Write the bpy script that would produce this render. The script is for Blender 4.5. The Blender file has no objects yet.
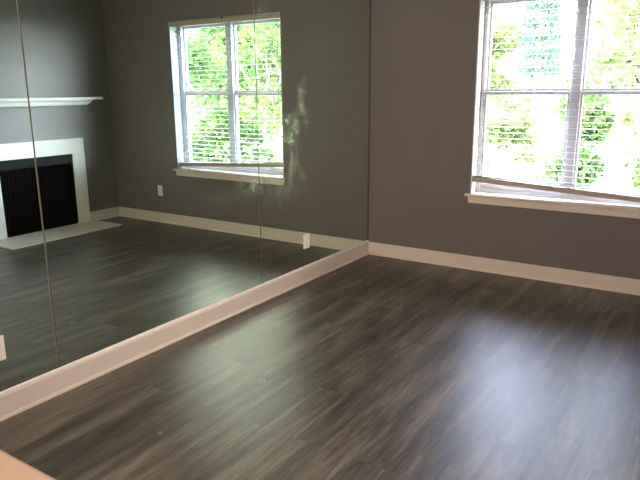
import bpy, bmesh, math, random
import numpy as np
from mathutils import Vector, Matrix

D = bpy.data
C = bpy.context.scene.collection
SC = bpy.context.scene
PI = math.pi

# ------------------------------------------------------------------ camera
F_PX, PAN, TILT, ROLL = 622.29, 0.5794, 0.2369, -0.0074
CAM = Vector((2.6488, -4.8461, 1.4582))
cp, sp, ct, st = math.cos(PAN), math.sin(PAN), math.cos(TILT), math.sin(TILT)
fw = Vector((-sp * ct, cp * ct, -st))
rt = Vector((cp, sp, 0))
up = rt.cross(fw)
cr, sr = math.cos(ROLL), math.sin(ROLL)
rt2 = cr * rt + sr * up
up2 = -sr * rt + cr * up
cam_d = D.cameras.new('camera')
cam_d.sensor_width = 36
cam_d.lens = F_PX / 640 * 36
cam_d.clip_start = 0.02
cam = D.objects.new('camera', cam_d)
C.objects.link(cam)
m = Matrix((rt2, up2, -fw)).transposed().to_4x4()
m.translation = CAM
cam.matrix_world = m
SC.camera = cam

# ------------------------------------------------------------------ world, sun, portal, fill lights, exposure
SC.view_settings.view_transform = 'Standard'
SC.view_settings.look = 'None'
SC.view_settings.gamma = 1
SC.view_settings.use_curve_mapping = False
SC.view_settings.exposure = 0.0
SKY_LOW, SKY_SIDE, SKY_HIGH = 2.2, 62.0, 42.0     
SKY_LEFT = 125.0                      # dim horizon ahead; unseen sides and upper sky boosted to light the room
w = D.worlds.new('sky')
SC.world = w
w.use_nodes = True
wn, wl = w.node_tree.nodes, w.node_tree.links
wn.clear()
wo = wn.new('ShaderNodeOutputWorld')
wb = wn.new('ShaderNodeBackground')
wtc = wn.new('ShaderNodeTexCoord')
wsep = wn.new('ShaderNodeSeparateXYZ')
wr = wn.new('ShaderNodeValToRGB')
wr.color_ramp.elements[0].position = 0.0
wr.color_ramp.elements[0].color = (0.80, 0.86, 0.95, 1)
wr.color_ramp.elements[1].position = 0.5
wr.color_ramp.elements[1].color = (0.60, 0.70, 1.0, 1)
wl.new(wtc.outputs['Generated'], wsep.inputs[0])
wl.new(wsep.outputs['Z'], wr.inputs[0])
wuu = wn.new('ShaderNodeMapRange')       # warmer hazy light from the right, bluer from the left
wuu.interpolation_type = 'SMOOTHSTEP'
wuu.inputs['From Min'].default_value = -0.1
wuu.inputs['From Max'].default_value = 0.9
wdx = wn.new('ShaderNodeMath')
wdx.operation = 'DIVIDE'
wdy = wn.new('ShaderNodeMath')
wdy.operation = 'MAXIMUM'
wdy.inputs[1].default_value = 0.001
wl.new(wsep.outputs['Y'], wdy.inputs[0])
wl.new(wsep.outputs['X'], wdx.inputs[0])
wl.new(wdy.outputs[0], wdx.inputs[1])
wl.new(wdx.outputs[0], wuu.inputs['Value'])
wmx = wn.new('ShaderNodeMix')
wmx.data_type = 'RGBA'
wl.new(wuu.outputs[0], wmx.inputs[0])
wl.new(wr.outputs[0], wmx.inputs[6])
wmx.inputs[7].default_value = (1.0, 0.96, 0.80, 1)
wl.new(wmx.outputs[2], wb.inputs[0])
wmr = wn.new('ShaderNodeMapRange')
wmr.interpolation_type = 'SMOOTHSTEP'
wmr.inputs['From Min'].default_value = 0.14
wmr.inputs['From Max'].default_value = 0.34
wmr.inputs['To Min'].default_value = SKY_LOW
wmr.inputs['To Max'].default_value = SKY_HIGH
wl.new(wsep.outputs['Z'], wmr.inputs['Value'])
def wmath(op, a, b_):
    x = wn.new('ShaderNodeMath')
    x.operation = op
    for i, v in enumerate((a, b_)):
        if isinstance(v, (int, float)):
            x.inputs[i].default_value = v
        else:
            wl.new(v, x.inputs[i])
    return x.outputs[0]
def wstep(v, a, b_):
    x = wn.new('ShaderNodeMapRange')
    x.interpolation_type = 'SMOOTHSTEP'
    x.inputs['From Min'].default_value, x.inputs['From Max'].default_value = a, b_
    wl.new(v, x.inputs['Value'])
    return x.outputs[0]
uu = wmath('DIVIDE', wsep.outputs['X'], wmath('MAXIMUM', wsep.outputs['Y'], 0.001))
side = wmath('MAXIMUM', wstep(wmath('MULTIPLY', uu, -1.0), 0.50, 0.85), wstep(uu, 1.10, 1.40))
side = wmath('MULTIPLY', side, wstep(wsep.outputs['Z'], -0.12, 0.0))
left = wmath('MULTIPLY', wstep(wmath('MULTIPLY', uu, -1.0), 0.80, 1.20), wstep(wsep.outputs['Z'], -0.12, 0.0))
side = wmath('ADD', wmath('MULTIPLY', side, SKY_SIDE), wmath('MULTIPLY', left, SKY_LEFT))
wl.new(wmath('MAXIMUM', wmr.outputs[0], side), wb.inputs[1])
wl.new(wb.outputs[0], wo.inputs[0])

sun_d = D.lights.new('sun', 'SUN')
sun_d.energy = 7.0
sun_d.angle = 0.01
sun_d.color = (1.0, 0.96, 0.86)
sun = D.objects.new('sun', sun_d)
C.objects.link(sun)
sun.rotation_euler = Vector((0.35, 0.55, -0.85)).to_track_quat('-Z', 'Y').to_euler()

WX0, WX1, WZ0, WZ1 = 0.936, 2.377, 0.632, 2.15
por_d = D.lights.new('window_portal', 'AREA')
por_d.shape = 'RECTANGLE'
por_d.size = WX1 - WX0
por_d.size_y = WZ1 - WZ0
por_d.cycles.is_portal = True
por = D.objects.new('window_portal', por_d)
C.objects.link(por)
por.location = ((WX0 + WX1) / 2, 0.19, (WZ0 + WZ1) / 2)
por.rotation_euler = (-PI / 2, 0, 0)     # faces into the room (-y)

LAMP_W, LAMP_C = 30.0, (1.0, 0.62, 0.38)   # warm ceiling lamp behind the viewer
# two unseen fill lights added behind the viewer, at far and right walls
for nm, sx, e, colr, loc_, rot in (('front_fill_light', 2.8, 36.0, (1.0, 0.90, 0.84), (1.7, -7.45, 1.25), (PI / 2, 0, 0)),
                                   ('side_fill_light', 1.8, 262.0, (1.0, 0.78, 0.62), (3.38, -5.6, 1.15), (PI / 2, 0, PI / 2))):
    pd_ = D.lights.new(nm, 'AREA')
    pd_.shape = 'RECTANGLE'
    pd_.size, pd_.size_y = sx, 1.9
    pd_.energy = e
    pd_.color = colr
    pdo = D.objects.new(nm, pd_)
    C.objects.link(pdo)
    pdo.location = loc_
    pdo.rotation_euler = rot
try:
    SC.cycles.use_denoising = True
    SC.cycles.max_bounces = 14
    SC.cycles.diffuse_bounces = 6
    SC.cycles.glossy_bounces = 8
    SC.cycles.transparent_max_bounces = 24
    SC.cycles.sample_clamp_indirect = 12
except Exception:
    pass

# ------------------------------------------------------------------ helpers
def nmat(name):
    m = D.materials.new(name)
    m.use_nodes = True
    n, l = m.node_tree.nodes, m.node_tree.links
    return m, n, l, n['Principled BSDF']

def mat(name, col, rough=0.5, spec=0.5, metal=0.0, vary=0.0, scale=8.0, bump=0.0, bscale=60.0):
    """procedural surface: base colour with faint noise variation, optional fine bump"""
    m, n, l, b = nmat(name)
    b.inputs['Roughness'].default_value = rough
    b.inputs['Metallic'].default_value = metal
    b.inputs['Specular IOR Level'].default_value = spec
    tc = n.new('ShaderNodeTexCoord')
    no = n.new('ShaderNodeTexNoise')
    no.inputs['Scale'].default_value = scale
    no.inputs['Detail'].default_value = 4
    l.new(tc.outputs['Object'], no.inputs['Vector'])
    r = n.new('ShaderNodeValToRGB')
    r.color_ramp.elements[0].position = 0.3
    r.color_ramp.elements[1].position = 0.7
    r.color_ramp.elements[0].color = tuple(c * (1 - vary) for c in col) + (1,)
    r.color_ramp.elements[1].color = tuple(min(1, c * (1 + vary)) for c in col) + (1,)
    l.new(no.outputs['Fac'], r.inputs[0])
    l.new(r.outputs[0], b.inputs['Base Color'])
    if bump:
        n2 = n.new('ShaderNodeTexNoise')
        n2.inputs['Scale'].default_value = bscale
        l.new(tc.outputs['Object'], n2.inputs['Vector'])
        bp = n.new('ShaderNodeBump')
        bp.inputs['Strength'].default_value = bump
        bp.inputs['Distance'].default_value = 0.002
        l.new(n2.outputs['Fac'], bp.inputs['Height'])
        l.new(bp.outputs[0], b.inputs['Normal'])
    return m

def math_node(n, l, op, a, b=None):
    x = n.new('ShaderNodeMath')
    x.operation = op
    for i, v in enumerate((a, b)):
        if v is None:
            continue
        if isinstance(v, (int, float)):
            x.inputs[i].default_value = v
        else:
            l.new(v, x.inputs[i])
    return x.outputs[0]

def box(bm, x0, x1, y0, y1, z0, z1, M=None):
    vs = [bm.verts.new(((x0, x1)[i & 1], (y0, y1)[(i >> 1) & 1], (z0, z1)[(i >> 2) & 1])) for i in range(8)]
    if M is not None:
        for v in vs:
            v.co = M @ v.co
    for f in ((0, 2, 3, 1), (4, 5, 7, 6), (0, 1, 5, 4), (2, 6, 7, 3), (0, 4, 6, 2), (1, 3, 7, 5)):
        bm.faces.new([vs[i] for i in f])
    return vs

def prism(bm, pts, axis, a0, a1):
    """extrude a closed 2-D outline along an axis; pts are the other two coordinates in order"""
    def p(u, v, a):
        return {'x': (a, u, v), 'y': (u, a, v), 'z': (u, v, a)}[axis]
    A = [bm.verts.new(p(u, v, a0)) for u, v in pts]
    B = [bm.verts.new(p(u, v, a1)) for u, v in pts]
    k = len(pts)
    for i in range(k):
        bm.faces.new((A[i], A[(i + 1) % k], B[(i + 1) % k], B[i]))
    bm.faces.new(A)
    bm.faces.new(B[::-1])

def rod(bm, a, b, r, r2=None, seg=8):
    a, b = Vector(a), Vector(b)
    r2 = r if r2 is None else r2
    q = (b - a).to_track_quat('Z', 'Y')
    A, B = [], []
    for i in range(seg):
        t = 2 * PI * i / seg
        d = q @ Vector((math.cos(t), math.sin(t), 0))
        A.append(bm.verts.new(a + d * r))
        B.append(bm.verts.new(b + d * r2))
    for i in range(seg):
        bm.faces.new((A[i], A[(i + 1) % seg], B[(i + 1) % seg], B[i]))
    bm.faces.new(A[::-1])
    bm.faces.new(B)

def obj(name, bm, material, parent=None, bevel=0.0, smooth=False):
    bmesh.ops.recalc_face_normals(bm, faces=bm.faces)
    me = D.meshes.new(name)
    bm.to_mesh(me)
    bm.free()
    me.materials.append(material)
    o = D.objects.new(name, me)
    C.objects.link(o)
    if parent is not None:
        o.parent = parent
        o.matrix_parent_inverse = Matrix.Translation(-Vector(world_loc(parent)))
    if bevel:
        b = o.modifiers.new('bevel', 'BEVEL')
        b.width = bevel
        b.segments = 2
        b.limit_method = 'ANGLE'
        b.harden_normals = False
    if smooth:
        for p in me.polygons:
            p.use_smooth = True
    return o

def world_loc(o):
    v = Vector(o.location)
    while o.parent is not None:
        o = o.parent
        v = v + Vector(o.location)
    return v

def tag(o, label, cat, group=None, kind=None):
    if label:
        o['label'] = label
    if cat:
        o['category'] = cat
    if group:
        o['group'] = group
    if kind:
        o['kind'] = kind
    return o

def thing(name, label, cat, loc=(0, 0, 0), group=None, kind=None):
    o = D.objects.new(name, None)
    C.objects.link(o)
    o.location = loc
    return tag(o, label, cat, group, kind)

def B():
    return bmesh.new()

# ------------------------------------------------------------------ materials
wall_paint = mat('grey taupe wall paint', (0.145, 0.128, 0.125), 0.62, 0.3, vary=0.03, scale=3, bump=0.15, bscale=250)
trim_white = mat('off white trim paint', (0.64, 0.56, 0.50), 0.38, 0.4, vary=0.02, scale=5)
caulk = mat('white caulk bead', (0.80, 0.76, 0.70), 0.5, 0.3, vary=0.05, scale=30)
ceil_paint = mat('flat white ceiling paint', (0.62, 0.60, 0.57), 0.9, 0.1, vary=0.02, scale=3, bump=0.2, bscale=120)
vinyl_white = mat('white vinyl window frame', (0.36, 0.375, 0.43), 0.35, 0.4, vary=0.01)
reveal_white = mat('cool white reveal paint', (0.50, 0.52, 0.58), 0.5, 0.3, vary=0.02)
slat_white = mat('cream blind slat', (0.23, 0.205, 0.19), 0.4, 0.4, vary=0.02, scale=12)
rail_cream = mat('cream blind rail', (0.36, 0.30, 0.25), 0.4, 0.4, vary=0.02, scale=12)
cord_grey = mat('grey blind cord', (0.35, 0.33, 0.30), 0.8, 0.1)
wand_mat = mat('smoky plastic wand', (0.22, 0.20, 0.19), 0.25, 0.5)
plate_white = mat('white outlet plastic', (0.82, 0.78, 0.74), 0.3, 0.5, vary=0.01)
slot_dark = mat('dark outlet slot', (0.03, 0.03, 0.03), 0.6, 0.2)
screw_mat = mat('steel screw', (0.55, 0.54, 0.52), 0.35, 0.5, metal=1.0)
channel_dark = mat('dark mirror edge', (0.07, 0.055, 0.045), 0.4, 0.4)
edge_tan = mat('tan polished mirror edge', (0.28, 0.26, 0.18), 0.3, 0.5, vary=0.3, scale=5)
edge_olive = mat('olive mirror edge', (0.11, 0.11, 0.08), 0.4, 0.5, vary=0.2, scale=5)
channel_metal = mat('thin bronze mirror channel', (0.20, 0.16, 0.13), 0.4, 0.5, metal=0.6)
fire_white = mat('painted white fireplace facing', (0.80, 0.75, 0.72), 0.45, 0.4, vary=0.04, scale=6, bump=0.1, bscale=40)
fire_black = mat('black firebox metal', (0.0015, 0.0015, 0.0015), 0.95, 0.0, vary=0.2, scale=10)
fire_lintel = mat('charcoal firebox hood', (0.012, 0.012, 0.012), 0.85, 0.03, vary=0.1, scale=10)
hearth_mat = mat('off white hearth slab', (0.66, 0.62, 0.56), 0.4, 0.4, vary=0.05, scale=4)
ledge_mat = mat('peach beige painted ledge', (0.33, 0.25, 0.20), 0.5, 0.35, vary=0.01, scale=3)
lamp_base = mat('lamp canopy metal', (0.5, 0.48, 0.45), 0.4, 0.5, metal=1.0)

SCUFFS = [(2.191, -2.25, 0.03, 0.5, 1), (2.356, -2.409, 0.015, 0.5, 0), (0.779, -2.544, 0.02, 0.6, 1), (0.712, -3.179, 0.02, 0.5, 0), (0.175, -1.125, 0.012, 0.6, 0), (0.567, -0.825, 0.018, 0.4, 0)]
def floor_material():
    m, n, l, b = nmat('dark grey brown wood look vinyl planks')
    tc = n.new('ShaderNodeTexCoord')
    sep = n.new('ShaderNodeSeparateXYZ')
    l.new(tc.outputs['Object'], sep.inputs[0])
    com = n.new('ShaderNodeCombineXYZ')
    l.new(sep.outputs['Y'], com.inputs['X'])
    l.new(sep.outputs['X'], com.inputs['Y'])
    br = n.new('ShaderNodeTexBrick')
    br.offset = 0.37
    br.offset_frequency = 2
    br.inputs['Color1'].default_value = (0, 0, 0, 1)
    br.inputs['Color2'].default_value = (1, 1, 1, 1)
    br.inputs['Mortar'].default_value = (0.5, 0.5, 0.5, 1)
    br.inputs['Scale'].default_value = 1
    br.inputs['Mortar Size'].default_value = 0.0012
    br.inputs['Mortar Smooth'].default_value = 0.3
    br.inputs['Bias'].default_value = 0
    br.inputs['Brick Width'].default_value = 1.22
    br.inputs['Row Height'].default_value = 0.152
    l.new(com.outputs[0], br.inputs['Vector'])
    rnd = n.new('ShaderNodeSeparateColor')
    l.new(br.outputs['Color'], rnd.inputs[0])
    off = math_node(n, l, 'MULTIPLY', rnd.outputs[0], 37.0)

    def streak(sx, sy, scale, detail, dist=0.0):
        mp = n.new('ShaderNodeMapping')
        mp.inputs['Scale'].default_value = (sx, sy, 1)
        l.new(com.outputs[0], mp.inputs['Vector'])
        t = n.new('ShaderNodeTexNoise')
        t.noise_dimensions = '4D'
        t.inputs['Scale'].default_value = scale
        t.inputs['Detail'].default_value = detail
        t.inputs['Roughness'].default_value = 0.55
        t.inputs['Distortion'].default_value = dist
        l.new(mp.outputs[0], t.inputs['Vector'])
        l.new(off, t.inputs['W'])
        return t.outputs['Fac']
    broad = streak(0.9, 8.0, 1.5, 3, 0.4)
    fine = streak(3.0, 42.0, 2.4, 4, 0.3)
    grain = streak(9.0, 190.0, 2.0, 2)
    s = math_node(n, l, 'MULTIPLY', broad, 0.54)
    s = math_node(n, l, 'ADD', s, math_node(n, l, 'MULTIPLY', fine, 0.34))
    s = math_node(n, l, 'ADD', s, math_node(n, l, 'MULTIPLY', grain, 0.12))
    s = math_node(n, l, 'ADD', s, math_node(n, l, 'MULTIPLY', math_node(n, l, 'SUBTRACT', rnd.outputs[0], 0.5), 0.045))
    ramp = n.new('ShaderNodeValToRGB')
    e = ramp.color_ramp.elements
    e[0].position, e[0].color = 0.39, (0.029, 0.0245, 0.019, 1)
    e[1].position, e[1].color = 0.64, (0.192, 0.163, 0.132, 1)
    k = e.new(0.50)
    k.color = (0.082, 0.069, 0.055, 1)
    l.new(s, ramp.inputs[0])
    mix = n.new('ShaderNodeMix')
    mix.data_type = 'RGBA'
    mix.inputs[7].default_value = (0.030, 0.025, 0.022, 1)
    l.new(ramp.outputs[0], mix.inputs[6])
    l.new(math_node(n, l, 'MULTIPLY', br.outputs['Fac'], 0.55), mix.inputs[0])
    # dried drips and scuffs: (x, y, radius, strength)
    sn = n.new('ShaderNodeTexNoise')
    sn.inputs['Scale'].default_value = 60
    l.new(tc.outputs['Object'], sn.inputs['Vector'])
    sv = n.new('ShaderNodeVectorMath')
    sv.operation = 'MULTIPLY_ADD'
    l.new(sn.outputs['Color'], sv.inputs[0])
    sv.inputs[1].default_value = (0.02, 0.02, 0)
    l.new(tc.outputs['Object'], sv.inputs[2])
    tot = None
    dark = None
    for sx, sy, srad, amt, ring in SCUFFS:
        mp = n.new('ShaderNodeMapping')
        mp.inputs['Location'].default_value = (-(sx + 0.01) / srad, -(sy + 0.01) / srad, 0)
        mp.inputs['Scale'].default_value = (1 / srad, 1 / srad, 0)
        l.new(sv.outputs[0], mp.inputs['Vector'])
        ln = n.new('ShaderNodeVectorMath')
        ln.operation = 'LENGTH'
        l.new(mp.outputs[0], ln.inputs[0])
        mr = n.new('ShaderNodeMapRange')
        mr.interpolation_type = 'SMOOTHSTEP'
        mr.inputs['From Min'].default_value = 0.35
        mr.inputs['From Max'].default_value = 0.0 if not ring else 0.35
        if ring:
            v = math_node(n, l, 'ABSOLUTE', math_node(n, l, 'SUBTRACT', ln.outputs['Value'], 0.8))
        else:
            v = ln.outputs['Value']
            mr.inputs['From Max'].default_value = 1.0
        mr.inputs['From Min'].default_value = 0.0
        mr.inputs['To Min'].default_value = amt
        mr.inputs['To Max'].default_value = 0.0
        l.new(v, mr.inputs['Value'])
        if sx > 2:
            dark = mr.outputs[0] if dark is None else math_node(n, l, 'MAXIMUM', dark, mr.outputs[0])
        else:
            tot = mr.outputs[0] if tot is None else math_node(n, l, 'MAXIMUM', tot, mr.outputs[0])
    mx3 = n.new('ShaderNodeMix')
    mx3.data_type = 'RGBA'
    l.new(dark, mx3.inputs[0])
    l.new(mix.outputs[2], mx3.inputs[6])
    mx3.inputs[7].default_value = (0.01, 0.01, 0.01, 1)
    mx2 = n.new('ShaderNodeMix')
    mx2.data_type = 'RGBA'
    l.new(tot, mx2.inputs[0])
    l.new(mx3.outputs[2], mx2.inputs[6])
    mx2.inputs[7].default_value = (0.42, 0.40, 0.36, 1)
    l.new(mx2.outputs[2], b.inputs['Base Color'])
    rr = n.new('ShaderNodeMapRange')
    rr.inputs['To Min'].default_value = 0.31
    rr.inputs['To Max'].default_value = 0.44
    l.new(fine, rr.inputs['Value'])
    l.new(rr.outputs[0], b.inputs['Roughness'])
    b.inputs['Specular IOR Level'].default_value = 0.5
    bp = n.new('ShaderNodeBump')
    bp.inputs['Strength'].default_value = 0.25
    bp.inputs['Distance'].default_value = 0.0008
    h = math_node(n, l, 'SUBTRACT', grain, math_node(n, l, 'MULTIPLY', br.outputs['Fac'], 1.2))
    l.new(h, bp.inputs['Height'])
    l.new(bp.outputs[0], b.inputs['Normal'])
    return m
floor_mat = floor_material()

def mirror_material():
    """silvered greenish glass with cloudy smears left by cleaning"""
    m, n, l, b = nmat('greenish mirror glass with smears')
    b.inputs['Base Color'].default_value = (0.71, 0.84, 0.75, 1)
    b.inputs['Metallic'].default_value = 1
    b.inputs['Roughness'].default_value = 0.0
    tc = n.new('ShaderNodeTexCoord')
    # each smear: (y, z, radius y, radius z) on the glass
    spots = SMEARS
    tot = None
    no = n.new('ShaderNodeTexNoise')
    no.inputs['Scale'].default_value = 9
    no.inputs['Detail'].default_value = 5
    no.inputs['Roughness'].default_value = 0.65
    no.inputs['Distortion'].default_value = 0.6
    l.new(tc.outputs['Object'], no.inputs['Vector'])
    dist = n.new('ShaderNodeVectorMath')
    dist.operation = 'MULTIPLY_ADD'
    l.new(no.outputs['Color'], dist.inputs[0])
    dist.inputs[1].default_value = (0.22, 0.22, 0.22)
    l.new(tc.outputs['Object'], dist.inputs[2])
    for (y, z, ry, rz, amt) in spots:
        mp = n.new('ShaderNodeMapping')
        mp.vector_type = 'POINT'
        mp.inputs['Location'].default_value = (0, -(y + 0.11) / ry, -(z + 0.11) / rz)
        mp.inputs['Scale'].default_value = (0.0, 1 / ry, 1 / rz)
        l.new(dist.outputs[0], mp.inputs['Vector'])
        ln = n.new('ShaderNodeVectorMath')
        ln.operation = 'LENGTH'
        l.new(mp.outputs[0], ln.inputs[0])
        mr = n.new('ShaderNodeMapRange')
        mr.interpolation_type = 'SMOOTHSTEP'
        mr.inputs['From Min'].default_value = 0.2
        mr.inputs['From Max'].default_value = 1.0
        mr.inputs['To Min'].default_value = amt
        mr.inputs['To Max'].default_value = 0.0
        l.new(ln.outputs['Value'], mr.inputs['Value'])
        tot = mr.outputs[0] if tot is None else math_node(n, l, 'MAXIMUM', tot, mr.outputs[0])
    cl = n.new('ShaderNodeTexNoise')
    cl.inputs['Scale'].default_value = 14
    cl.inputs['Detail'].default_value = 6
    l.new(tc.outputs['Object'], cl.inputs['Vector'])
    cr_ = n.new('ShaderNodeMapRange')
    cr_.inputs['From Min'].default_value = 0.38
    cr_.inputs['From Max'].default_value = 0.66
    l.new(cl.outputs['Fac'], cr_.inputs['Value'])
    mask = math_node(n, l, 'MULTIPLY', tot, cr_.outputs[0])
    mask = math_node(n, l, 'ADD', mask, 0.012)     # thin overall film
    gl = n.new('ShaderNodeBsdfGlossy')
    gl.inputs['Roughness'].default_value = 0.34
    gl.inputs['Color'].default_value = (0.58, 0.72, 0.52, 1)
    df = n.new('ShaderNodeBsdfDiffuse')
    df.inputs['Color'].default_value = (0.5, 0.52, 0.48, 1)
    mx = n.new('ShaderNodeMixShader')
    mx.inputs[0].default_value = 0.25
    l.new(gl.outputs[0], mx.inputs[1])
    l.new(df.outputs[0], mx.inputs[2])
    out = n['Material Output']
    fin = n.new('ShaderNodeMixShader')
    l.new(mask, fin.inputs[0])
    l.new(b.outputs[0], fin.inputs[1])
    l.new(mx.outputs[0], fin.inputs[2])
    l.new(fin.outputs[0], out.inputs['Surface'])
    return m
SMEARS = [(-1.16, 1.17, 0.16, 0.17, 0.34), (-1.13, 0.93, 0.12, 0.20, 0.30), (-1.62, 0.84, 0.24, 0.13, 0.42),
          (-1.30, 0.80, 0.42, 0.24, 0.22), (-1.45, 1.9, 0.12, 0.25, 0.12), (-2.35, 1.1, 0.30, 0.4, 0.08),
          (-2.75, 0.9, 0.2, 0.3, 0.07), (-1.02, 1.35, 0.1, 0.28, 0.22), (-1.9, 0.78, 0.35, 0.14, 0.12)]
mirror_mat = mirror_material()

def pane_material():
    m = D.materials.new('clear window glass')
    m.use_nodes = True
    n, l = m.node_tree.nodes, m.node_tree.links
    n.clear()
    o = n.new('ShaderNodeOutputMaterial')
    t = n.new('ShaderNodeBsdfTransparent')
    t.inputs[0].default_value = (0.97, 0.98, 0.97, 1)
    g = n.new('ShaderNodeBsdfGlossy')
    g.inputs['Roughness'].default_value = 0.02
    fr = n.new('ShaderNodeFresnel')
    fr.inputs[0].default_value = 1.3
    mx = n.new('ShaderNodeMixShader')
    l.new(fr.outputs[0], mx.inputs[0])
    l.new(t.outputs[0], mx.inputs[1])
    l.new(g.outputs[0], mx.inputs[2])
    veil = n.new('ShaderNodeBsdfTranslucent')  # faint translucent layer mixed into the glass to imitate veiling glare
    veil.inputs[0].default_value = (0.9, 0.9, 0.86, 1)
    tc = n.new('ShaderNodeTexCoord')
    no = n.new('ShaderNodeTexNoise')
    no.inputs['Scale'].default_value = 3
    l.new(tc.outputs['Object'], no.inputs['Vector'])
    mr = n.new('ShaderNodeMapRange')
    mr.inputs['To Min'].default_value = 0.002
    mr.inputs['To Max'].default_value = 0.006
    l.new(no.outputs['Fac'], mr.inputs['Value'])
    m2 = n.new('ShaderNodeMixShader')
    l.new(mr.outputs[0], m2.inputs[0])
    l.new(mx.outputs[0], m2.inputs[1])
    l.new(veil.outputs[0], m2.inputs[2])
    l.new(m2.outputs[0], o.inputs[0])
    return m
pane_mat = pane_material()

def leaf_material(name, c1, c2, trans=0.45):
    m = D.materials.new(name)
    m.use_nodes = True
    n, l = m.node_tree.nodes, m.node_tree.links
    n.clear()
    o = n.new('ShaderNodeOutputMaterial')
    tc = n.new('ShaderNodeTexCoord')
    no = n.new('ShaderNodeTexNoise')
    no.inputs['Scale'].default_value = 3.5
    no.inputs['Detail'].default_value = 3
    l.new(tc.outputs['Object'], no.inputs['Vector'])
    r = n.new('ShaderNodeValToRGB')
    r.color_ramp.elements[0].position = 0.38
    r.color_ramp.elements[1].position = 0.62
    r.color_ramp.elements[0].color = tuple(c1) + (1,)
    r.color_ramp.elements[1].color = tuple(c2) + (1,)
    l.new(no.outputs['Fac'], r.inputs[0])
    d = n.new('ShaderNodeBsdfDiffuse')
    t = n.new('ShaderNodeBsdfTranslucent')
    l.new(r.outputs[0], d.inputs[0])
    l.new(r.outputs[0], t.inputs[0])
    mx = n.new('ShaderNodeMixShader')
    mx.inputs[0].default_value = trans
    l.new(d.outputs[0], mx.inputs[1])
    l.new(t.outputs[0], mx.inputs[2])
    l.new(mx.outputs[0], o.inputs[0])
    return m
leaf_yellow = leaf_material('yellow green leaves', (0.042, 0.074, 0.020), (0.088, 0.118, 0.032))
leaf_mid = leaf_material('fresh green leaves', (0.024, 0.050, 0.016), (0.055, 0.088, 0.026))
leaf_teal = leaf_material('bluish evergreen needles', (0.022, 0.048, 0.030), (0.036, 0.070, 0.044), 0.25)
leaf_pale = leaf_material('pale lime leaves', (0.042, 0.070, 0.022), (0.090, 0.112, 0.040))
bark = mat('grey brown bark', (0.075, 0.062, 0.052), 0.9, 0.1, vary=0.25, scale=9, bump=0.6, bscale=25)
lawn_mat = mat('sunlit lawn', (0.092, 0.109, 0.063), 0.95, 0.1, vary=0.25, scale=1.2, bump=0.5, bscale=30)

# ------------------------------------------------------------------ setting
ROOM_X, ROOM_Y, CEIL = 3.406, -7.6, 2.74
MIR = 0.0               # mirror face
WL = -0.008             # painted wall behind the mirror

def struct(name, bm, m, **k):
    return tag(obj(name, bm, m, **k), None, None, kind='structure')

b = B(); box(b, WL - 0.12, ROOM_X + 0.7, ROOM_Y - 0.12, 0.20, -0.15, 0.0)
tag(struct('floor', b, floor_mat), 'dark grey-brown wood-look plank floor', None)
b = B(); box(b, WL - 0.12, ROOM_X + 0.7, ROOM_Y - 0.12, 0.20, CEIL, CEIL + 0.15)
struct('ceiling', b, ceil_paint)
b = B(); box(b, WL - 0.12, WL, ROOM_Y - 0.12, 0.20, 0, CEIL)
struct('wall_left', b, wall_paint)
b = B(); box(b, WL, ROOM_X, ROOM_Y - 0.12, ROOM_Y, 0, CEIL)
struct('wall_front', b, wall_paint)
# back wall with the window opening
b = B()
box(b, WL, WX0, 0, 0.20, 0, CEIL)
box(b, WX1, ROOM_X, 0, 0.20, 0, CEIL)
box(b, WX0, WX1, 0, 0.20, 0, WZ0 - 0.02)
box(b, WX0, WX1, 0, 0.20, WZ1, CEIL)
struct('wall_back', b, wall_paint)
# right wall with the firebox opening
FY0, FY1, FZ = -1.4311, -0.5822, 0.7947
b = B()
box(b, ROOM_X, ROOM_X + 0.12, ROOM_Y - 0.12, FY0, 0, CEIL)
box(b, ROOM_X, ROOM_X + 0.12, FY1, 0.20, 0, CEIL)
box(b, ROOM_X, ROOM_X + 0.12, FY0, FY1, FZ, CEIL)
struct('wall_right', b, wall_paint)

# baseboards with a shoe moulding
BH, BT = 0.113, 0.014
def base_profile(s):     # (distance off the wall, height)
    return [(0, 0.0), (s * BT, 0.0), (s * BT, BH - 0.006), (s * (BT - 0.005), BH), (0, BH)]
def shoe_profile(o, s):
    return [(o, 0), (o + s * 0.011, 0), (o + s * 0.011, 0.008), (o + s * 0.007, 0.015), (o, 0.018)]
b = B(); prism(b, [(y, z) for y, z in base_profile(-1)], 'x', BT, ROOM_X - BT)
bb = struct('baseboard_back', b, trim_white)
b = B(); prism(b, shoe_profile(-BT, -1), 'x', BT, ROOM_X - BT)
obj('shoe_moulding', b, trim_white, bb)
LB = [(x + 0.0, z) for x, z in base_profile(1)]
LB[0] = (WL, 0); LB[-1] = (WL, BH)
b = B(); prism(b, LB, 'y', ROOM_Y, 0)
bb = struct('baseboard_left', b, trim_white)
b = B(); prism(b, shoe_profile(BT, 1), 'y', ROOM_Y, -BT - 0.011)
obj('shoe_moulding', b, trim_white, bb)
b = B()
prism(b, [(WL, BH), (0.009, BH), (0.010, BH + 0.006), (0.006, BH + 0.0135), (0.0012, BH + 0.0165), (WL, BH + 0.0165)], 'y', ROOM_Y, -0.002)
tb = struct('trim_1', b, caulk)
b = B()
for (ya, yb, h) in ((-3.9, -3.30, .0035), (-3.30, -2.93, .0015), (-1.9, -1.2, .001), (-0.6, -0.05, .001)):
    box(b, 0.0002, 0.0011, ya, yb, BH + 0.0165, BH + 0.0165 + h)
obj('mirror_gap', b, slot_dark, tb)
b = B(); prism(b, [(ROOM_X + x, z) for x, z in base_profile(-1)], 'y', -0.43, 0)
prism(b, [(ROOM_X + x, z) for x, z in base_profile(-1)], 'y', ROOM_Y, -1.584)
bb = struct('baseboard_right', b, trim_white)
b = B(); prism(b, [(ROOM_X + x, z) for x, z in shoe_profile(-BT, -1)], 'y', -0.36, -BT - 0.011)
obj('shoe_moulding', b, trim_white, bb)

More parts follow.
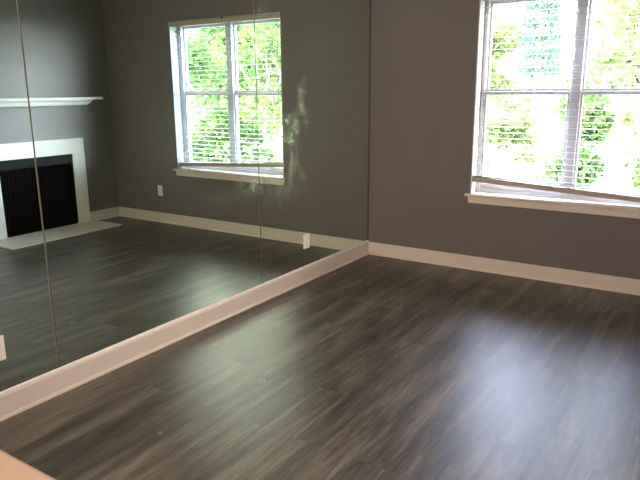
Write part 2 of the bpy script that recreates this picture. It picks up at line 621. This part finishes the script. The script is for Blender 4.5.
# ------------------------------------------------------------------ window
win = thing('window_1', None, None, ((WX0 + WX1) / 2, 0.0, WZ0), kind='structure')
WM = 1.6574
b = B()      # reveal lining, white
box(b, WX0, WX0 + 0.008, 0.0, 0.20, WZ0, WZ1)
box(b, WX1 - 0.008, WX1, 0.0, 0.20, WZ0, WZ1)
box(b, WX0 + 0.008, WX1 - 0.008, 0.0, 0.20, WZ1 - 0.008, WZ1)
obj('window_reveal', b, reveal_white, win)
ix0, ix1, iz1 = WX0 + 0.008, WX1 - 0.008, WZ1 - 0.008
b = B()
prism(b, [(0.20, WZ0 - 0.02), (-0.034, WZ0 - 0.02), (-0.038, WZ0 - 0.012), (-0.038, WZ0 - 0.006), (-0.034, WZ0), (0.20, WZ0)], 'x', ix0, ix1)
prism(b, [(-0.0001, WZ0 - 0.02), (-0.034, WZ0 - 0.02), (-0.038, WZ0 - 0.012), (-0.038, WZ0 - 0.006), (-0.034, WZ0), (-0.0001, WZ0)], 'x', WX0 - 0.035, ix0)
prism(b, [(-0.0001, WZ0 - 0.02), (-0.034, WZ0 - 0.02), (-0.038, WZ0 - 0.012), (-0.038, WZ0 - 0.006), (-0.034, WZ0), (-0.0001, WZ0)], 'x', ix1, WX1 + 0.035)
obj('window_sill', b, trim_white, win)
b = B()
vs = [(WX0 - 0.018, WZ0 - 0.02), (WX1 + 0.018, WZ0 - 0.02), (WX1 + 0.006, WZ0 - 0.075), (WX0 - 0.006, WZ0 - 0.075)]
prism(b, [(x, z) for x, z in vs], 'y', -0.016, -0.0001)
obj('window_apron', b, trim_white, win, bevel=0.003)
# outer frame, mullion
FR, FRR = 0.034, 0.055
b = B()
box(b, ix0, ix0 + FR, 0.10, 0.17, WZ0, iz1)
box(b, ix1 - FRR, ix1, 0.10, 0.17, WZ0, iz1)
box(b, ix0 + FR, ix1 - FRR, 0.10, 0.17, iz1 - 0.03, iz1)
box(b, ix0 + FR, ix1 - FRR, 0.10, 0.17, WZ0, WZ0 + 0.03)
obj('window_frame', b, vinyl_white, win, bevel=0.002)
b = B()
box(b, WM - 0.036, WM + 0.036, 0.095, 0.17, WZ0 + 0.03, iz1 - 0.03)
obj('mullion', b, vinyl_white, win, bevel=0.003)
RZ = 1.432
for xa, xb in ((ix0 + FR, WM - 0.036), (WM + 0.036, ix1 - FRR)):
    # upper sash outside, lower sash inside
    for nm, y0, y1, za, zb, tp, bt in (('upper_sash', 0.138, 0.165, RZ - 0.01, iz1 - 0.03, 0.025, 0.03), ('lower_sash', 0.108, 0.135, WZ0 + 0.03, RZ + 0.022, 0.045, 0.045)):
        b = B()
        s = 0.018
        box(b, xa, xa + s, y0, y1, za, zb)
        box(b, xb - s, xb, y0, y1, za, zb)
        box(b, xa + s, xb - s, y0, y1, zb - tp, zb)
        box(b, xa + s, xb - s, y0, y1, za, za + bt)
        so = obj(nm, b, vinyl_white, win, bevel=0.002)
        b = B(); box(b, xa + s, xb - s, (y0 + y1) / 2 - 0.002, (y0 + y1) / 2 + 0.002, za + bt, zb - tp)
        po = obj('pane', b, pane_mat, so)

# ------------------------------------------------------------------ blind
BX0, BX1, BY = ix0 + 0.006, ix1 - 0.006, 0.045
blind = thing('window_blind', 'cream horizontal blind with open slats and crooked bottom rail in the window', 'blind', (WM, BY, iz1))
b = B(); box(b, BX0, BX1, BY - 0.026, BY + 0.026, iz1 - 0.036, iz1 - 0.001)
obj('headrail', b, slat_white, blind, bevel=0.002)
b = B()
prism(b, [(-0.012, iz1 - 0.040), (-0.005, iz1 - 0.040), (-0.005, WZ1 + 0.002), (-0.016, WZ1 + 0.002), (-0.016, iz1 - 0.002), (-0.012, iz1 - 0.008)], 'x', WX0 - 0.004, WX1 + 0.004)
obj('valance', b, rail_cream, blind)
b = B(); box(b, 1.62, 1.645, -0.019, -0.0161, iz1 - 0.006, WZ1 + 0.006)
obj('valance_clip', b, slot_dark, blind)
def rail_z(x):          # crooked bottom rail: high at the mirror side, resting on the sill at the other
    t = (x - BX0) / (BX1 - BX0)
    return 0.764 * (1 - t) + 0.694 * t
b = B()
SP, SW = 0.0445, 0.046
z = iz1 - 0.085
zs = []
while z > 0.795:
    zs.append(z)
    z -= SP
for i, z in enumerate(zs):
    k = 10
    zl = [0.0] * (k + 1)
    for j in range(k + 1):
        x = BX0 + (BX1 - BX0) * j / k
        zl[j] = z
    pts_b = []
    for j in range(k + 1):
        x = BX0 + (BX1 - BX0) * j / k
        row = []
        for (dy, dz) in ((-SW / 2, 0.0), (-SW / 4, 0.0018), (0, 0.0024), (SW / 4, 0.0018), (SW / 2, 0.0),
                         (SW / 4, 0.0002), (0, 0.0008), (-SW / 4, 0.0002)):
            row.append(b.verts.new((x, BY + dy, zl[j] + dz - dy * 0.02)))
        pts_b.append(row)
    for j in range(k):
        for q in range(8):
            b.faces.new((pts_b[j][q], pts_b[j][(q + 1) % 8], pts_b[j + 1][(q + 1) % 8], pts_b[j + 1][q]))
    b.faces.new(pts_b[0]); b.faces.new(pts_b[-1][::-1])
# the last slats lie over on the crooked rail, fanned out towards the sagging side
for q in range(3):
    top = rail_z(BX0) + 0.004 + q * 0.0035
    zr_ = rail_z(BX1) + 0.012 + 0.022 * (q + 0.5)
    rows = []
    for x, zz in ((BX0, top), (BX1, zr_)):
        rows.append([b.verts.new((x, BY + dy, zz + dz)) for dy, dz in ((-SW / 2, 0), (0, 0.002), (SW / 2, 0), (0, -0.001))])
    for c in range(4):
        b.faces.new((rows[0][c], rows[0][(c + 1) % 4], rows[1][(c + 1) % 4], rows[1][c]))
    b.faces.new(rows[0]); b.faces.new(rows[1][::-1])
obj('slats', b, slat_white, blind)
b = B()
prism(b, [(BX0, rail_z(BX0)), (BX1, rail_z(BX1)), (BX1, rail_z(BX1) - 0.038), (BX0, rail_z(BX0) - 0.038)], 'y', BY - 0.027, BY + 0.027)
obj('bottom_rail', b, rail_cream, blind, bevel=0.003)
for x in (BX0 + 0.10, (BX0 + BX1) / 2 - 0.02, BX1 - 0.10):
    b = B()
    for dy in (-0.027, 0.027):
        rod(b, (x, BY + dy, iz1 - 0.045), (x, BY + dy, rail_z(x)), 0.0008, seg=5)
    obj('ladder_cord', b, cord_grey, blind)
b = B()
rod(b, (BX0 + 0.035, BY - 0.036, iz1 - 0.05), (BX0 + 0.032, BY - 0.036, 1.15), 0.0035, 0.0035, 6)
obj('tilt_wand', b, wand_mat, blind)

# ------------------------------------------------------------------ mirror panels
S = [-0.0155, -1.5528, -3.1733, -4.80]
MZ0 = BH + 0.0165
mirr_lab = ['mirror panel next to the window wall corner, reflecting part of the window',
            'middle mirror panel reflecting the grey corner and most of the window',
            'mirror panel at the left of the photo, reflecting the left part of the fireplace']
for i in range(3):
    y1, y0 = S[i] - 0.0005, S[i + 1] + 0.0080
    t = thing('wall_mirror', mirr_lab[i], 'mirror', (0, (y0 + y1) / 2, MZ0), group='wall mirror panels')
    b = B(); box(b, -0.006, MIR, y0, y1, MZ0 + 0.0005, CEIL - 0.01)
    g = obj('mirror_glass', b, mirror_mat, t)
    b = B(); box(b, -0.0062, -0.0004, y0 - 0.0055, y0, MZ0 + 0.0005, CEIL - 0.01)
    obj('glass_edge', b, channel_dark, t)
    b = B(); box(b, -0.0062, -0.0002, y0 - 0.0078, y0 - 0.0055, MZ0 + 0.0005, CEIL - 0.01)
    obj('polished_edge', b, edge_tan if i == 1 else edge_olive, t)
b = B()
box(b, -0.0075, 0.0025, -0.0150, -0.0100, MZ0, CEIL - 0.01)
box(b, -0.0075, 0.0025, -0.0050, -0.0002, MZ0, CEIL - 0.01)
tag(obj('mirror_channel', b, channel_dark), 'thin dark vertical edge strip between mirror and grey window wall', 'trim strip')

# ------------------------------------------------------------------ outlets
def outlet(label, M, horizontal=False):
    """duplex outlet, local frame: x across, z up, -y out of the wall"""
    t = thing('wall_outlet', label, 'outlet', (0, 0, 0))
    t.matrix_world = M
    def lo(name, b, m, bev=0, par=t):
        bmesh.ops.recalc_face_normals(b, faces=b.faces)
        me = D.meshes.new(name); b.to_mesh(me); b.free(); me.materials.append(m)
        o = D.objects.new(name, me); C.objects.link(o); o.parent = par
        if bev:
            k = o.modifiers.new('bevel', 'BEVEL'); k.width = bev; k.segments = 2
        return o
    b = B(); box(b, -0.036, 0.036, -0.006, -0.0003, -0.0575, 0.0575)
    lo('cover_plate', b, plate_white, 0.002)
    for s in (-1, 1):
        b = B()
        prism(b, [(0.0165 * math.cos(a) * 1.0, s * 0.0195 + 0.0145 * max(-0.82, min(0.82, math.sin(a)))) for a in [2 * PI * k / 20 for k in range(20)]], 'y', -0.0075, -0.006)
        r = lo('receptacle', b, plate_white)
        b = B()
        box(b, -0.0075, -0.0055, -0.0079, -0.0075, s * 0.0195 - 0.001, s * 0.0195 + 0.007)
        box(b, 0.0055, 0.0075, -0.0079, -0.0075, s * 0.0195 - 0.001, s * 0.0195 + 0.006)
        prism(b, [(0.0025 * math.cos(a), s * 0.0195 - 0.007 + 0.0025 * math.sin(a)) for a in [2 * PI * k / 10 for k in range(10)]], 'y', -0.0079, -0.0075)
        lo('slots', b, slot_dark, 0, r)
    b = B(); rod(b, (0, -0.006, 0), (0, -0.0072, 0), 0.003, seg=12)
    lo('screw', b, screw_mat)
    return t
# on the mirror: the local -y direction points to +x
RM = Matrix.Rotation(PI / 2, 4, 'Z')
outlet('white outlet plate on the mirror near the window wall corner', Matrix.Translation((MIR + 0.0005, -0.992, 0.3225)) @ RM)
outlet('white outlet plate on the mirror at the left edge of the photo', Matrix.Translation((MIR + 0.0005, -3.462, 0.333)) @ RM)
outlet('white outlet on the window wall, seen only in the mirror below the window corner', Matrix.Translation((2.6705, 0.0, 0.3647)))

# ------------------------------------------------------------------ fireplace (seen in the mirror)
fp = thing('fireplace', 'black firebox with a white facing and a low off-white hearth slab', 'fireplace', (ROOM_X, -1.007, 0))
SX = ROOM_X - 0.025
b = B()
box(b, SX, ROOM_X - 0.0003, -1.584, FY0, 0.013, 0.9583)
box(b, SX, ROOM_X - 0.0003, FY1, -0.43, 0.013, 0.9583)
box(b, SX, ROOM_X - 0.0003, FY0, FY1, FZ, 0.9583)
obj('surround', b, fire_white, fp)
b = B()
box(b, ROOM_X + 0.46, ROOM_X + 0.48, FY0, FY1, 0, FZ)
box(b, ROOM_X, ROOM_X + 0.46, FY0 - 0.0, FY0 + 0.012, 0, FZ)
box(b, ROOM_X, ROOM_X + 0.46, FY1 - 0.012, FY1, 0, FZ)
box(b, ROOM_X, ROOM_X + 0.46, FY0 + 0.012, FY1 - 0.012, FZ - 0.012, FZ)
box(b, ROOM_X, ROOM_X + 0.46, FY0 + 0.012, FY1 - 0.012, 0.001, 0.03)
obj('firebox', b, fire_black, fp)
b = B()
box(b, SX + 0.006, ROOM_X - 0.001, FY0 + 0.001, FY1 - 0.001, 0.695, FZ - 0.001)
obj('hood', b, fire_lintel, fp, bevel=0.003)
b = B()
box(b, SX + 0.010, ROOM_X - 0.001, FY0 + 0.001, FY0 + 0.03, 0.03, 0.695)
obj('side_trim', b, fire_black, fp)
b = B()
box(b, SX + 0.010, ROOM_X - 0.001, FY1 - 0.03, FY1 - 0.001, 0.03, 0.695)
obj('side_trim', b, fire_black, fp)
for s in (0, 1):        # folding mesh curtains, drawn half across
    b = B()
    pts = []
    ya, yb = (FY0 + 0.03, -1.03) if s == 0 else (-0.985, FY1 - 0.03)
    k = 40
    for j in range(k + 1):
        pts.append((ROOM_X + 0.03 + 0.008 * math.sin(j * 1.3), ya + (yb - ya) * j / k))
    A = [b.verts.new((x, y, 0.032)) for x, y in pts]
    Bv = [b.verts.new((x, y, 0.695)) for x, y in pts]
    for j in range(k):
        b.faces.new((A[j], A[j + 1], Bv[j + 1], Bv[j]))
    o = obj('mesh_curtain', b, fire_black, fp, smooth=True)
    o.modifiers.new('thickness', 'SOLIDIFY').thickness = 0.0015
b = B()
box(b, 2.924, ROOM_X - 0.0003, -1.652, -0.362, 0.0003, 0.013)
obj('hearth', b, hearth_mat, fp, bevel=0.002)

ms = thing('mantel_shelf', 'long white mantel shelf with stepped moulding on the wall above the fireplace', 'mantel shelf', (ROOM_X, -1.007, 1.31))
b = B(); box(b, ROOM_X - 0.20, ROOM_X - 0.0003, -1.763, -0.251, 1.372, 1.398)
obj('shelf_board', b, fire_white, ms, bevel=0.004)
b = B()
prof = [(0, 1.312), (-0.05, 1.312), (-0.07, 1.320), (-0.085, 1.334), (-0.10, 1.350), (-0.115, 1.358), (-0.115, 1.372), (0, 1.372)]
A = [b.verts.new((ROOM_X - 0.0003 + x, -0.30 - 0.5 * (0.15 + x) * (0.9 if x else 0.0) - (0.10 if not x and z_ < 1.33 else 0), z_)) for x, z_ in prof]
for v, (x, z_) in zip(A, prof):
    v.co.y = -0.315 - (1.372 - z_) * 0.75
Bv = [b.verts.new((v.co.x, -2.014 - v.co.y, v.co.z)) for v in A]
for i in range(len(A)):
    b.faces.new((A[i], A[(i + 1) % len(A)], Bv[(i + 1) % len(A)], Bv[i]))
b.faces.new(A); b.faces.new(Bv[::-1])
obj('bed_moulding', b, fire_white, ms)

# ------------------------------------------------------------------ ledge near the viewer
LY = -4.461
lg = thing('ledge', 'smooth peach-beige ledge top cutting across the bottom left corner of the photo', 'ledge', (1.2, LY - 0.09, 0))
b = B(); box(b, 0.03, 2.32, LY - 0.17, LY, 0.965, 1.0)
obj('ledge_top', b, ledge_mat, lg, bevel=0.006)
b = B(); box(b, 0.03, 2.30, LY - 0.15, LY - 0.022, 0.0002, 0.965)
obj('half_wall', b, wall_paint, lg)

# ------------------------------------------------------------------ ceiling lamp behind the viewer (its own light)
lt = thing('ceiling_lamp', 'round warm ceiling lamp behind the viewer', 'ceiling lamp', (1.1, -5.9, CEIL))
b = B(); rod(b, (1.1, -5.9, CEIL - 0.0003), (1.1, -5.9, CEIL - 0.03), 0.16, seg=32)
obj('lamp_canopy', b, lamp_base, lt)
ld = D.lights.new('lamp_light', 'AREA')
ld.shape = 'DISK'; ld.size = 0.30; ld.energy = LAMP_W; ld.color = LAMP_C
lo_ = D.objects.new('lamp_light', ld); C.objects.link(lo_)
lo_.location = (1.1, -5.9, CEIL - 0.04)

# ------------------------------------------------------------------ outside
GZ = -0.9
b = B(); box(b, -30, 45, 0.25, 60, GZ - 0.3, GZ)
tag(struct('ground', b, lawn_mat), 'pale sunlit lawn beyond the window', None)

def leaves_mesh(name, centres, radii, n, size, mt, parent, rng, flat=0.6, slender=0.45):
    """thousands of small folded leaves scattered in ellipsoid clusters, one mesh"""
    cs, rs = np.array(centres), np.array(radii)
    wts = (rs.prod(axis=1)) ** (1 / 1.6)
    idx = rng.choice(len(cs), n, p=wts / wts.sum())
    d = rng.normal(size=(n, 3)); d /= np.linalg.norm(d, axis=1)[:, None]
    rad = rng.random(n) ** 0.45
    pos = cs[idx] + d * rs[idx] * rad[:, None]
    nor = rng.normal(size=(n, 3)); nor[:, 2] = abs(nor[:, 2]) * (1 + flat); nor /= np.linalg.norm(nor, axis=1)[:, None]
    a = rng.normal(size=(n, 3)); a[:, 2] -= 0.5
    a -= (a * nor).sum(1)[:, None] * nor; a /= np.linalg.norm(a, axis=1)[:, None]
    c = np.cross(nor, a)
    sz = size * (0.6 + 0.8 * rng.random(n))[:, None]
    w_ = slender
    prof = [(0, 0, 0), (.35, w_, .10), (.7, w_ * .75, .07), (1, 0, -.05), (.7, -w_ * .75, .07), (.35, -w_, .10)]
    V = np.stack([pos + a * sz * u + c * sz * v + nor * sz * h for u, v, h in prof], axis=1).reshape(-1, 3)
    base = np.arange(n)[:, None] * 6
    Fc = np.concatenate([base + np.array([[0, 1, 2, 3]]), base + np.array([[0, 3, 4, 5]])], axis=0)
    me = D.meshes.new(name)
    me.from_pydata(V.tolist(), [], Fc.tolist())
    me.materials.append(mt)
    o = D.objects.new(name, me); C.objects.link(o); o.parent = parent
    return o

def tree(name, label, cat, loc, height, crown_z, cr, n, size, mt, seed, clusters=14, trunk=0.09, group=None, clus=0.42):
    rng = np.random.default_rng(seed)
    t = thing(name, label, cat, loc, group)
    cs, rs = [], []
    zc = (crown_z + height) / 2; hz = (height - crown_z) / 2
    for k in range(clusters):
        d = rng.normal(size=3); d /= np.linalg.norm(d)
        r = rng.random() ** 0.4 * 0.78
        cs.append((d[0] * cr * r, d[1] * cr * r, zc + d[2] * hz * r))
        q = clus * (0.6 + 0.8 * rng.random())
        rs.append((cr * q, cr * q, max(0.15, hz * q * 0.6)))
    b = B()
    top = zc
    prev = Vector((0, 0, 0)); k = 6
    for j in range(1, k + 1):
        p = Vector((0.12 * cr * math.sin(j * 1.7 + seed), 0.12 * cr * math.cos(j * 2.1 + seed), top * j / k))
        rod(b, prev, p, trunk * (1 - 0.11 * (j - 1)), trunk * (1 - 0.11 * j), 8)
        if j == k // 2 + 0:
            mid = p.copy()
        prev = p
    for c in cs:
        s0 = mid.lerp(prev, rng.random())
        c = Vector(c)
        m1 = s0.lerp(c, 0.5) + Vector((0, 0, 0.12 * cr))
        rod(b, s0, m1, trunk * 0.35, trunk * 0.22, 6)
        rod(b, m1, c, trunk * 0.22, trunk * 0.06, 6)
    obj0 = D.meshes.new('trunk'); bmesh.ops.recalc_face_normals(b, faces=b.faces); b.to_mesh(obj0); b.free()
    obj0.materials.append(bark)
    o = D.objects.new('trunk', obj0); C.objects.link(o); o.parent = t
    leaves_mesh('foliage', cs, rs, n, size, mt, t, rng)
    return t

def conifer(label, loc, height, z0, r, n, seed, group=None):
    rng = np.random.default_rng(seed)
    t = thing('conifer', label, 'tree', loc, group)
    b = B(); rod(b, (0, 0, 0), (0, 0, height), 0.11, 0.02, 8)
    cs, rs = [], []
    L = 16
    for k in range(L):
        f = k / (L - 1)
        z = z0 + (height - z0) * f
        rr = r * (1 - 0.8 * f)
        for j in range(6):
            a = j * 2 * PI / 6 + k * 0.7
            cx, cy = rr * 0.6 * math.cos(a), rr * 0.6 * math.sin(a)
            rod(b, (0, 0, z + 0.1), (cx * 1.4, cy * 1.4, z - 0.1), 0.02, 0.006, 5)
            cs.append((cx, cy, z)); rs.append((rr * 0.42, rr * 0.42, (height - z0) / L * 0.5))
    me = D.meshes.new('trunk'); b.to_mesh(me); b.free(); me.materials.append(bark)
    o = D.objects.new('trunk', me); C.objects.link(o); o.parent = t
    leaves_mesh('foliage', cs, rs, n, 0.13, leaf_teal, t, rng, slender=0.22)
    return t

T = 'trees beyond the window'
G = GZ
tree('maple_tree', 'yellow-green broadleaf tree close outside the right half of the window', 'tree', (1.45, 5.2, G), 5.4, 1.2, 1.25, 1900, 0.12, leaf_yellow, 3, 20, 0.06, T, 0.30)
conifer('narrow bluish evergreen seen through the left half of the window', (-2.35, 14.5, G), 9.5, 2.9, 0.75, 3200, 5, T)
tree('young_tree', 'thin pale tree at the left edge of the window', 'tree', (-1.6, 6.5, G), 4.6, 1.6, 0.75, 900, 0.10, leaf_pale, 8, 10, 0.03, T)
tree('shrub', 'pale lime shrub low in the left half of the window', 'shrub', (-2.0, 10.3, G), 2.5, 0.2, 1.15, 2400, 0.10, leaf_pale, 11, 14, 0.03, T, 0.36)
tree('shrub', 'green shrub low behind the window mullion', 'shrub', (0.05, 8.9, G), 2.4, 0.1, 0.75, 2400, 0.11, leaf_mid, 12, 12, 0.03, T)
tree('shrub', 'green shrub low at the right edge of the photo outside the window', 'shrub', (1.38, 7.4, G), 2.6, 0.3, 0.60, 2600, 0.11, leaf_yellow, 13, 14, 0.03, T)
tree('shade_tree', 'tall pale tree far behind the evergreen', 'tree', (-6.8, 21.0, G), 6.0, 1.3, 2.6, 4200, 0.20, leaf_pale, 15, 16, 0.14, T, 0.36)
tree('shade_tree', 'far green tree seen right of the evergreen', 'tree', (-0.2, 19.0, G), 9.5, 2.0, 2.3, 3000, 0.18, leaf_pale, 16, 18, 0.14, T, 0.34)
# those below stand to the right; the photo shows them in the mirror's window
tree('maple_tree', 'yellow-green tree nearest the window in its mirror reflection', 'tree', (4.6, 4.6, G), 5.2, 1.0, 1.3, 1700, 0.12, leaf_yellow, 21, 18, 0.06, T, 0.30)
tree('shade_tree', 'bluish green tree upper left in the mirrored window', 'tree', (10.6, 8.6, G), 7.0, 1.8, 2.3, 3300, 0.15, leaf_mid, 22, 20, 0.12, T, 0.30)
tree('shrub', 'leafy green shrub filling the lower left of the mirrored window', 'shrub', (7.6, 6.2, G), 2.5, 0.1, 1.6, 3200, 0.12, leaf_mid, 23, 16, 0.03, T, 0.36)
tree('shrub', 'yellow-green shrub low at the right of the mirrored window', 'shrub', (4.5, 5.8, G), 1.7, 0.0, 1.1, 2200, 0.11, leaf_yellow, 24, 12, 0.03, T)
tree('shade_tree', 'pale tree far off in the middle of the mirrored window', 'tree', (15.5, 17.5, G), 7.5, 0.4, 3.4, 5200, 0.22, leaf_mid, 25, 16, 0.16, T, 0.36)
